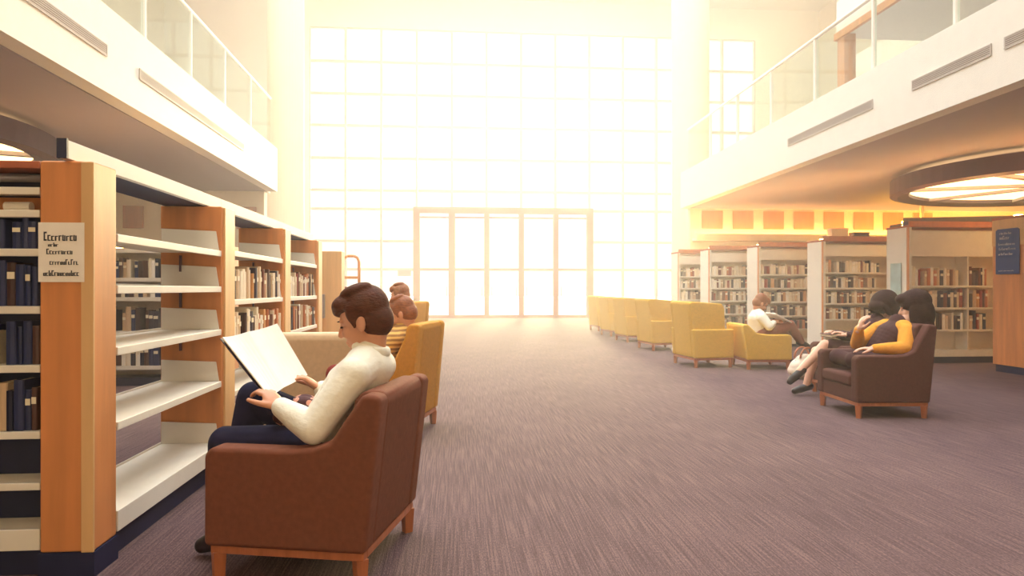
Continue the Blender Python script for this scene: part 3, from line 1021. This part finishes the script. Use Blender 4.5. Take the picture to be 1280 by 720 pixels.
def person(label, loc, rz, J, mats, hair='short', voxel=0.006, k=1.0, legs_bare=False, fabric_voxel=0.007, trousers=True, sleeve_to=1.0):
    t = thing('person', label, 'person', (loc[0], loc[1], 0), rz)
    sp = J['spine']
    body = MB()
    torso(body, sp)
    nb = Vector(sp[-1][0])
    hc = Vector(J['head'])
    hm = Matrix.Translation(hc) @ Euler((R(J.get('roll', 0)), R(-J.get('pitch', 20)), R(J.get('yaw', 0)))).to_matrix().to_4x4() @ Matrix.Scale(J.get('hs', 1.0), 4)
    body.limb([nb + Vector((0, 0, -0.02)), hm @ Vector((0.03, 0, -0.06))], [0.062, 0.054], 14)
    mb_add(body, head_shape(), hm)
    for s in ('L', 'R'):
        sh, el, wr = J['arm' + s][:3]
        body.limb([sh, el, wr], [0.05, 0.04, 0.027])
        hp, kn, an, toe = J['leg' + s]
        body.limb([hp, kn, an], [0.082, 0.056, 0.038])
        an, toe = Vector(an), Vector(toe)
        body.limb([an + (an - toe).normalized() * 0.03 + Vector((0, 0, -0.01)), an.lerp(toe, 0.5), toe], [0.034, 0.034, 0.026])
        fwd, up, curl = J['hand' + s]
        mb_add(body, hand_shape(curl, J['thumb' + s]), frame_mtx(wr, fwd, up))
    b = body.blob('body', mats['skin'], t, voxel, 4)
    # hair
    hr = MB()
    mb_add(hr, hair_shape(hair), hm @ Matrix.Scale(J.get('hair', 1.0), 4))
    hr.blob('hair', mats['hair'], t, 0.006, 5)
    e = MB()
    for s in (-1, 1):
        e.ell(hm @ Vector((-0.0865, s * 0.031, 0.0)), (0.006, 0.009, 0.005), u=10, v=8)
        e.ell(hm @ Vector((-0.0885, s * 0.034, 0.026)), (0.005, 0.018, 0.003), u=10, v=8)
    e.build('eyes', M['eye'], t, smooth=True)
    # top
    c = MB()
    torso(c, sp[:-1] + [(sp[-1][0], sp[-1][1], sp[-1][2])], 0.014)
    sl = MB() if 'sleeve' in mats else c
    for s in ('L', 'R'):
        sh, el, wr = (Vector(v) for v in J['arm' + s][:3])
        inner = Vector(sp[-2][0])
        sl.limb([inner.lerp(sh, 0.35 if sl is c else 0.6) + Vector((0, 0, 0.02 if sl is c else 0.01)), sh], [0.085, 0.072])
        sl.limb([sh, el], [0.074, 0.064])
        en = el.lerp(wr, 0.9 * sleeve_to)
        sl.limb([el, el.lerp(wr, 0.45), en], [0.064, 0.056, 0.042])
    top = c.blob('top', mats['top'], t, fabric_voxel, 5)
    if sl is not c:
        sl.blob('sleeves', mats['sleeve'], t, fabric_voxel, 5)
    if 'collar' in mats:
        cl = MB()
        ax = (hm @ Vector((0.03, 0, -0.06)) - nb).normalized()
        base = nb + ax * 0.03
        q = ax.to_track_quat('Z', 'Y').to_matrix()
        for kk in range(26):
            a = 2 * PI * kk / 26
            if abs(math.atan2(math.sin(a - PI), math.cos(a - PI))) < 0.22:
                continue
            cl.ell(base + q @ Vector((0.072 * math.cos(a), 0.07 * math.sin(a), 0.0)), (0.016, 0.016, 0.026), u=8, v=6)
        cl.blob('collar', mats['collar'], top, 0.006, 4)
    # trousers or skirt
    tr = MB()
    p0 = Vector(sp[0][0])
    tr.ell(p0, (sp[0][1] + 0.02, sp[0][2] + 0.02, 0.1))
    for s in ('L', 'R'):
        hp, kn, an, toe = (Vector(v) for v in J['leg' + s])
        if trousers:
            tr.limb([hp, kn], [0.1, 0.074])
            tr.limb([kn, kn.lerp(an, 0.5), kn.lerp(an, 0.94)], [0.074, 0.066, 0.056])
        else:
            tr.limb([hp, hp.lerp(kn, 0.8)], [0.1, 0.082])
    tr.blob('trousers' if trousers else 'skirt', mats['trousers'], t, fabric_voxel, 5)
    for s in ('L', 'R'):
        hp, kn, an, toe = (Vector(v) for v in J['leg' + s])
        s_ = MB()
        d = (toe - an)
        d.normalize()
        s_.limb([an - d * 0.045 + Vector((0, 0, -0.02)), an.lerp(toe, 0.55) + Vector((0, 0, -0.004)), toe], [0.042, 0.043, 0.034])
        s_.blob('shoe', mats['shoe'], t, 0.006, 4)
    return t


# the man in white in the front chair
J1 = dict(
    spine=[((0.0, 0, 0.49), 0.10, 0.145), ((0.055, 0, 0.60), 0.10, 0.14), ((0.145, 0, 0.73), 0.105, 0.16), ((0.215, 0, 0.815), 0.085, 0.135), ((0.215, 0, 0.86), 0.062, 0.075)],
    head=(0.185, 0.0, 1.015), pitch=20, yaw=6, hs=1.04,
    armL=((0.21, -0.175, 0.80), (0.085, -0.275, 0.60), (-0.10, -0.205, 0.675)), armR=((0.2, 0.175, 0.80), (0.045, 0.255, 0.60), (-0.10, 0.19, 0.69)),
    handL=((-0.75, 0.35, 0.55), (0.6, -0.3, 0.75), 0.55), handR=((-0.75, -0.3, 0.6), (0.6, 0.3, 0.75), 0.55), thumbL=1, thumbR=-1,
    legL=((-0.02, -0.10, 0.48), (-0.385, -0.11, 0.49), (-0.40, -0.11, 0.10), (-0.50, -0.10, 0.045)),
    legR=((-0.02, 0.10, 0.49), (-0.37, 0.09, 0.655), (-0.42, 0.02, 0.30), (-0.50, -0.02, 0.20)))
person('young man in a white shirt reading a large open magazine in the brown chair', CH[:2], CH[2], J1,
       dict(skin=M['skin'], hair=M['hair_brown'], top=M['shirt_white'], collar=M['shirt_white'], trousers=M['trouser_navy'], shoe=M['shoe']), 'short', 0.0048)

# his magazine
mg = thing('magazine', 'large open white magazine held by the man in the white shirt', 'magazine', (CH[0], CH[1], 0), CH[2])


def page_block(name, m, a, b, c, d, th, n=8, bow=0.012):
    """leaf stack between spine edge (a bottom, b top) and fore edge (d bottom, c top), gently bowed."""
    a, b, c, d = (Vector(v) for v in (a, b, c, d))
    nrm = (d - a).cross(b - a).normalized()
    q = MB()
    rows = []
    for side in (0, 1):
        g = []
        for i in range(n + 1):
            u = i / n
            off = nrm * (bow * math.sin(PI * u) - side * th)
            g.append((q.bm.verts.new(a.lerp(d, u) + off), q.bm.verts.new(b.lerp(c, u) + off)))
        rows.append(g)
    f, k = rows
    for i in range(n):
        q._faces([f[i][0], f[i + 1][0], f[i + 1][1], f[i][1], k[i][0], k[i + 1][0], k[i + 1][1], k[i][1]],
                 [(0, 1, 2, 3), (7, 6, 5, 4), (0, 4, 5, 1), (3, 2, 6, 7)])
    q._faces([f[0][0], f[0][1], k[0][1], k[0][0]], [(0, 1, 2, 3)])
    q._faces([f[n][0], f[n][1], k[n][1], k[n][0]], [(3, 2, 1, 0)])
    return q.build(name, m, mg, smooth=False)


S0, S1 = (-0.182, 0.0, 0.715), (-0.350, 0.0, 0.958)
page_block('left_pages', M['paper'], S0, S1, (-0.372, -0.165, 0.945), (-0.160, -0.165, 0.698), 0.005)
page_block('right_pages', M['paper'], S0, S1, (-0.316, 0.20, 0.984), (-0.165, 0.20, 0.745), -0.005, bow=-0.012)
cv = page_block('cover', mat('magazine_cover', (70, 60, 78), 0.4, 0.2, (9, 9, 9)), (-0.190, 0.002, 0.708), (-0.358, 0.002, 0.953), (-0.380, -0.167, 0.940), (-0.169, -0.167, 0.691), 0.003)

# dark spotted cloth bundled in his lap, red cushion by the far arm
o = MB()
for (x, y, z, r) in ((-0.10, 0.02, 0.60, 0.07), (-0.05, -0.06, 0.60, 0.06), (-0.12, -0.1, 0.61, 0.05), (-0.03, 0.07, 0.62, 0.06), (-0.13, 0.1, 0.63, 0.055), (-0.08, -0.02, 0.65, 0.045), (-0.02, 0.0, 0.64, 0.05)):
    o.ell((x, y, z), (r * 1.1, r, r * 0.8))
o = o.blob('folded_cloth', M['spotted'], None, 0.006, 6)
o.location = (CH[0], CH[1], 0)
o.rotation_euler.z = CH[2]
tag(o, 'dark red spotted cloth bundled in the lap of the man in white', 'cloth')
o = MB().ell((0.0, 0, 0), (0.13, 0.05, 0.13)).ell((0.07, 0, 0.07), (0.05, 0.035, 0.05)).ell((-0.07, 0, 0.07), (0.05, 0.035, 0.05)).ell((0.07, 0, -0.07), (0.05, 0.035, 0.05)).ell((-0.07, 0, -0.07), (0.05, 0.035, 0.05)).blob('cushion', M['red_cloth'], None, 0.008, 5)
q = Matrix.Rotation(CH[2], 4, 'Z') @ Vector((0.0, 0.31, 0))
o.location = (CH[0] + q.x, CH[1] + q.y, 0.668)
o.rotation_euler.z = CH[2]
tag(o, 'dark red cushion propped on the far arm of the brown chair', 'cushion')


def slump(dz=0.0, hx=0.0, pitch=25, lean=0.0):
    """seated reader with both hands gathered in front of the chest."""
    return dict(
        spine=[((0.03, 0, 0.49), 0.10, 0.14), ((0.07 - lean * 0.3, 0, 0.61), 0.10, 0.135), ((0.12 - lean * 0.6, 0, 0.74 + dz * 0.5), 0.1, 0.15), ((0.15 - lean, 0, 0.815 + dz), 0.08, 0.125), ((0.145 - lean, 0, 0.86 + dz), 0.06, 0.07)],
        head=(0.115 - lean * 1.15 + hx, 0, 0.995 + dz), pitch=pitch, yaw=0,
        armL=((0.14 - lean, -0.165, 0.79 + dz), (0.02 - lean * 0.6, -0.235, 0.61), (-0.17, -0.12, 0.66)), armR=((0.14 - lean, 0.165, 0.79 + dz), (0.02 - lean * 0.6, 0.235, 0.61), (-0.17, 0.12, 0.66)),
        handL=((-0.8, 0.35, 0.35), (0.3, -0.2, 0.9), 0.5), handR=((-0.8, -0.35, 0.35), (0.3, 0.2, 0.9), 0.5), thumbL=1, thumbR=-1,
        legL=((0.0, -0.1, 0.48), (-0.41, -0.1, 0.48), (-0.45, -0.1, 0.10), (-0.58, -0.11, 0.05)),
        legR=((0.0, 0.1, 0.48), (-0.41, 0.1, 0.48), (-0.43, 0.1, 0.10), (-0.56, 0.11, 0.05)))


def open_book(label, loc, rz, pos, tilt, w, h, cover, name='open_book'):
    t = thing(name, label, 'book' if name == 'open_book' else 'paper', (loc[0], loc[1], 0), rz)
    mt = Matrix.Translation(Vector(pos)) @ Matrix.Rotation(R(tilt), 4, 'Y')
    for s in (-1, 1):
        y0, y1 = sorted((0, s * w))
        p = MB()
        p.prism([(0, 0.0), (s * w * 0.15, 0.012), (s * w * 0.5, 0.014), (s * w, 0.004), (s * w, -0.004), (0, -0.006)], -h / 2, h / 2, 'x', mt)
        p.build('pages', M['paper'], t)
    MB().box(-h / 2 - 0.004, h / 2 + 0.004, -w - 0.004, w + 0.004, -0.011, -0.007, mt).build('cover', cover, t)


MC = ((-0.56, 5.62), R(-14))
J2 = slump(dz=-0.045, hx=0.03, pitch=28)
person('reader in a striped knit with auburn hair in the flare-tinted gold armchair', MC[0], MC[1], J2,
       dict(skin=M['skin'], hair=M['hair_auburn'], top=M['striped'], trousers=M['brown_jacket'], shoe=M['shoe']), 'short', 0.006)
open_book('open book in the hands of the reader in stripes', MC[0], MC[1], (-0.24, 0, 0.72), -35, 0.15, 0.22, M['flare_gold_cloth'])
J3 = slump(dz=0.08, hx=0.03, pitch=10)
person('person with auburn hair in the pale gold armchair beyond the striped reader', (-0.78, 8.1), R(-14), J3,
       dict(skin=M['skin'], hair=M['hair_auburn'], top=M['flare_gold_cloth'], trousers=M['brown_jacket'], shoe=M['shoe']), 'short', 0.007)

# two women on the right
J4 = slump(dz=-0.03, hx=0.165, pitch=9, lean=-0.1)
J4['hs'] = 1.08
J4['yaw'] = -30
J4['hair'] = 1.1
J4.update(armL=((0.24, -0.165, 0.76), (0.15, -0.27, 0.615), (-0.13, -0.25, 0.61)), handL=((-0.9, 0.2, 0.0), (0, 0, 1), 0.3),
          legL=((0.06, -0.1, 0.48), (-0.25, -0.15, 0.50), (-0.06, 0.05, 0.445), (-0.02, 0.12, 0.44)), legR=((0.06, 0.1, 0.48), (-0.25, 0.15, 0.50), (-0.14, -0.04, 0.46), (-0.09, -0.12, 0.455)),
          armR=((0.16, 0.165, 0.76), (-0.03, 0.2, 0.62), (-0.10, 0.03, 0.78)), handR=((0.2, -0.3, 0.9), (-1, 0, 0.2), 0.5))
person('long dark-haired woman with orange sleeves, legs tucked up, leaning back in the dark armchair', WC[:2], WC[2], J4,
       dict(skin=M['skin_pale'], hair=M['hair_black'], top=M['dark_top'], sleeve=M['orange_knit'], trousers=M['dark_top'], shoe=M['shoe']), 'long', 0.006)
J5 = slump(dz=-0.05, hx=0.12, pitch=40, lean=-0.07)
J5['hs'] = 1.1
J5['yaw'] = 18
J5['hair'] = 1.12
J5.update(legL=((0.0, -0.09, 0.48), (-0.36, -0.03, 0.55), (-0.66, -0.10, 0.28), (-0.77, -0.11, 0.17)),
          legR=((0.0, 0.1, 0.48), (-0.4, 0.08, 0.47), (-0.52, 0.06, 0.10), (-0.65, 0.05, 0.045)))
person('dark-haired woman in a dark dress with bare crossed legs, head bent down', WC2[:2], WC2[2], J5,
       dict(skin=M['skin_pale'], hair=M['hair_black'], top=M['dark_top'], trousers=M['dark_top'], shoe=M['shoe']), 'bob', 0.006, trousers=False)
t = thing('book', 'closed dark book lying on the lap of the woman with crossed legs', 'book', (WC2[0], WC2[1], 0), WC2[2])
mt = Matrix.Translation((-0.24, 0.02, 0.665)) @ Matrix.Rotation(R(-12), 4, 'Y')
MB().box(-0.09, 0.09, -0.13, 0.13, 0.012, 0.016, mt).box(-0.09, 0.09, -0.13, 0.13, -0.016, -0.012, mt).box(0.086, 0.09, -0.13, 0.13, -0.012, 0.012, mt).build('cover', M['dark_top'], t)
MB().box(-0.085, 0.086, -0.126, 0.126, -0.012, 0.012, mt).build('page_block', PAGES, t)

# man with a paper in the low yellow chair
J6 = slump(dz=-0.06, lean=0.12, pitch=35)
J6.update(legL=((0.0, -0.1, 0.48), (-0.42, -0.08, 0.5), (-0.46, -0.1, 0.10), (-0.59, -0.11, 0.05)), legR=((0.0, 0.1, 0.48), (-0.42, 0.08, 0.62), (-0.62, 0.0, 0.36), (-0.74, -0.02, 0.30)))
person('brown-haired man in a white shirt bent over a paper in the low yellow chair', YC[:2], YC[2], J6,
       dict(skin=M['skin'], hair=M['hair_auburn'], top=M['shirt_white'], trousers=M['brown_jacket'], shoe=M['shoe']), 'short', 0.006)
open_book('white open newspaper held by the man in the low yellow chair', YC[:2], YC[2], (-0.28, 0, 0.73), -28, 0.2, 0.26, M['paper'], 'newspaper')


# ------------------------------------------------------------------ bags, plant, rack, far sign
def bag(label, loc, rz, sx, sy, sz, m):
    t = thing('bag', label, 'bag', (loc[0], loc[1], 0), rz)
    b = MB()
    b.ell((0, 0, sz * 0.42), (sx / 2, sy / 2, sz * 0.42)).ell((-sx * 0.2, 0, sz * 0.3), (sx * 0.32, sy * 0.5, sz * 0.3)).ell((sx * 0.2, 0, sz * 0.3), (sx * 0.32, sy * 0.5, sz * 0.3)).ell((0, 0, sz * 0.7), (sx * 0.34, sy * 0.25, sz * 0.25))
    b.blob('bag_body', m, t, 0.01, 8)
    for s in (-1, 1):
        p = [(sx * 0.28 * math.cos(a), s * sy * 0.16, sz * 0.8 + sz * 0.4 * math.sin(a)) for a in [PI * k / 10 for k in range(11)]]
        MB().tube(p, 0.012, 8).build('strap', M['leg_wood'], t, smooth=True)


bag('pale patterned bag slumped on the carpet in front of the women', (4.5, 8.45), R(20), 0.46, 0.3, 0.33, M['pale_pattern'])
bag('white patterned bag on the carpet between the two nearest yellow armchairs', (3.86, 11.4), R(60), 0.36, 0.28, 0.36, M['pale_pattern'])

t = thing('display_rack', 'orange wooden ladder-like display rack beyond the end of the aisle shelving', 'rack', (-1.56, 10.5, 0))
for x in (-0.12, 0.12):
    MB().tube([(x, 0.06, 0), (x, 0.0, 1.56), (x * 0.8, 0.0, 1.62), (x * 0.4, 0, 1.645)], 0.022, 10).build('upright', M['wood'], t, smooth=True)
MB().tube([(-0.05, 0, 1.645), (0.05, 0, 1.645)], 0.022, 10).build('top_rail', M['wood'], t, smooth=True)
for z in (0.3, 0.62, 0.94, 1.32):
    MB().box(-0.12, 0.12, -0.03, 0.05, z - 0.02, z + 0.02).build('crossbar', M['wood'], t, bevel=0.004)
for z in (0.34, 0.98):
    MB().box(-0.1, -0.02, -0.02, 0.0, z, z + 0.2).build('leaflet', M['red_cloth'], t)

t = thing('side_table', 'round white pedestal table beyond the striped reader', 'table', (-0.66, 9.3, 0))
MB().lathe([(0, 0.70), (0.27, 0.70), (0.28, 0.715), (0.27, 0.73), (0, 0.73)], segs=32).build('table_top', M['white'], t)
MB().lathe([(0.03, 0.03), (0.025, 0.4), (0.03, 0.70)], segs=16).build('pedestal', M['white'], t, smooth=True)
MB().lathe([(0, 0), (0.2, 0), (0.2, 0.015), (0.03, 0.04), (0, 0.04)], segs=32).build('foot', M['white'], t)
t = thing('potted_plant', 'small grey-green plant in a white pot on the round table', 'plant', (-0.72, 9.3, 0.731))
MB().lathe([(0, 0), (0.075, 0), (0.1, 0.05), (0.11, 0.2), (0.1, 0.2), (0.09, 0.05), (0, 0.02)], segs=24).build('pot', M['white'], t, smooth=True)
MB().lathe([(0, 0.17), (0.1, 0.17)], segs=20).build('soil', M['bark'], t)
lf = MB()
for k in range(34):
    a, e = random.uniform(0, 2 * PI), R(random.uniform(25, 85))
    d = Vector((math.cos(a) * math.cos(e), math.sin(a) * math.cos(e), math.sin(e)))
    b0 = Vector((0.02 * math.cos(a), 0.02 * math.sin(a), 0.17))
    ln = random.uniform(0.14, 0.27)
    u = d.cross(Vector((0, 0, 1))).normalized() * 0.02
    p = [b0, b0 + d * ln * 0.5 + u, b0 + d * ln + Vector((0, 0, -0.03)), b0 + d * ln * 0.5 - u]
    lf._faces([lf.bm.verts.new(v) for v in p], [(0, 1, 2, 3)])
lf.build('foliage', M['leaf'], t)

t = thing('door_sign', 'small grey sign plate on the glass wall left of the red entrance frame', 'sign', (-1.95, YW, 1.78))
MB().box(-0.26, 0.26, -0.03, 0.0, -0.13, 0.13).build('plate', M['metal_grey'], t, bevel=0.01)
MB().box(-0.02, 0.02, 0.0, 0.1, -0.04, 0.04).build('bracket', M['metal_grey'], t)
# ------------------------------------------------------------------ lights, haze, camera
def build_lights():
    w = bpy.data.worlds.new('World')
    SC.world = w
    w.use_nodes = True
    bg = w.node_tree.nodes['Background']
    n, l = w.node_tree.nodes, w.node_tree.links
    # hazy bright sky: palest at the horizon, brighter overhead
    tc = n.new('ShaderNodeTexCoord')
    sx = n.new('ShaderNodeSeparateXYZ')
    l.new(tc.outputs['Generated'], sx.inputs[0])
    mr = n.new('ShaderNodeMapRange')
    mr.inputs['From Min'].default_value = 0.35
    mr.inputs['From Max'].default_value = 0.95
    mr.inputs['To Min'].default_value = SKY
    mr.inputs['To Max'].default_value = ZENITH
    l.new(sx.outputs['Z'], mr.inputs['Value'])
    l.new(mr.outputs[0], bg.inputs['Strength'])
    mr2 = n.new('ShaderNodeMapRange')
    mr2.inputs['From Min'].default_value = 0.1
    mr2.inputs['From Max'].default_value = 0.8
    l.new(sx.outputs['Z'], mr2.inputs['Value'])
    mc = n.new('ShaderNodeMix')
    mc.data_type = 'RGBA'
    mc.inputs[6].default_value = (1.0, 0.95, 0.86, 1)
    mc.inputs[7].default_value = (0.93, 0.94, 1.0, 1)
    l.new(mr2.outputs[0], mc.inputs[0])
    l.new(mc.outputs[2], bg.inputs['Color'])
    # the low sun behind the window wall
    s = bpy.data.lights.new('sun', 'SUN')
    s.energy = SUN
    s.color = (1.0, 0.77, 0.43)
    s.angle = R(6)
    o = bpy.data.objects.new('sun', s)
    COL.objects.link(o)
    az, el = R(7.5), R(9.0)
    toward = Vector((math.sin(az) * math.cos(el), math.cos(az) * math.cos(el), math.sin(el)))
    o.rotation_euler = toward.to_track_quat('Z', 'Y').to_euler()
    # portals tell the renderer where the sky comes in
    for nm, loc, rot, sx, sy in (('window_portal', ((WX[0] + WX[-1]) / 2, YW + 0.25, WZ[-1] / 2), (R(-90), 0, 0), WX[-1] - WX[0], WZ[-1]),
                                 ('skylight_portal', ((sk[0] + sk[1]) / 2, (sk[2] + sk[3]) / 2, ROOF + 0.28), (0, 0, 0), sk[1] - sk[0], sk[3] - sk[2])):
        a = bpy.data.lights.new(nm, 'AREA')
        a.shape = 'RECTANGLE'
        a.size, a.size_y = sx, sy
        a.cycles.is_portal = True
        o = bpy.data.objects.new(nm, a)
        o.location = loc
        o.rotation_euler = rot
        COL.objects.link(o)


def build_haze():
    # thin air by the camera, thicker towards the sunlit window wall
    m = bpy.data.materials.new('sunlit_haze')
    m.use_nodes = True
    nt = m.node_tree
    n, l = nt.nodes, nt.links
    n.clear()
    o = n.new('ShaderNodeOutputMaterial')
    v = n.new('ShaderNodeVolumeScatter')
    v.inputs['Color'].default_value = (1.0, 0.97, 0.92, 1)
    v.inputs['Anisotropy'].default_value = HAZE_G
    g = n.new('ShaderNodeNewGeometry')
    sp = n.new('ShaderNodeSeparateXYZ')
    l.new(g.outputs['Position'], sp.inputs[0])
    mr = n.new('ShaderNodeMapRange')
    mr.interpolation_type = 'SMOOTHSTEP'
    mr.inputs['From Min'].default_value = 1.0
    mr.inputs['From Max'].default_value = 9.0
    mr.inputs['To Min'].default_value = HAZE
    mr.inputs['To Max'].default_value = HAZE2
    l.new(sp.outputs['Y'], mr.inputs['Value'])
    l.new(mr.outputs[0], v.inputs['Density'])
    l.new(v.outputs[0], o.inputs['Volume'])
    b = MB().box(-11.2, 15.2, -4.2, YW + 0.28, -0.05, ROOF + 0.29).build('haze', m)
    tag(b, 'warm sunlit haze filling the reading hall, thickest by the window wall', 'haze', kind='stuff')


SKY, ZENITH, SUN, HAZE, HAZE2, HAZE_G, EXPO = 1.25, 7.5, 6.5, 0.002, 0.015, 0.6, 0.0
build_lights()
build_haze()

cam = bpy.data.cameras.new('camera')
cam.lens = 24.0
cam.sensor_width = 36.0
cam.shift_y = 1 / 1280
cam.clip_start = 0.05
cam.clip_end = 300
co = bpy.data.objects.new('camera', cam)
co.location = (0, 0, 1.15)
co.rotation_euler = (R(90), 0, -math.atan(72 / 853.3))
COL.objects.link(co)
SC.camera = co

SC.view_settings.view_transform = 'Standard'
SC.view_settings.look = 'None'
SC.view_settings.gamma = 1
SC.view_settings.exposure = EXPO
SC.view_settings.use_curve_mapping = False
SC.cycles.use_denoising = True
SC.cycles.max_bounces = 8
SC.cycles.diffuse_bounces = 5
SC.cycles.transparent_max_bounces = 12
SC.cycles.volume_step_rate = 1.0
SC.cycles.volume_max_steps = 64
SC.cycles.volume_bounces = 1
SC.cycles.sample_clamp_indirect = 8
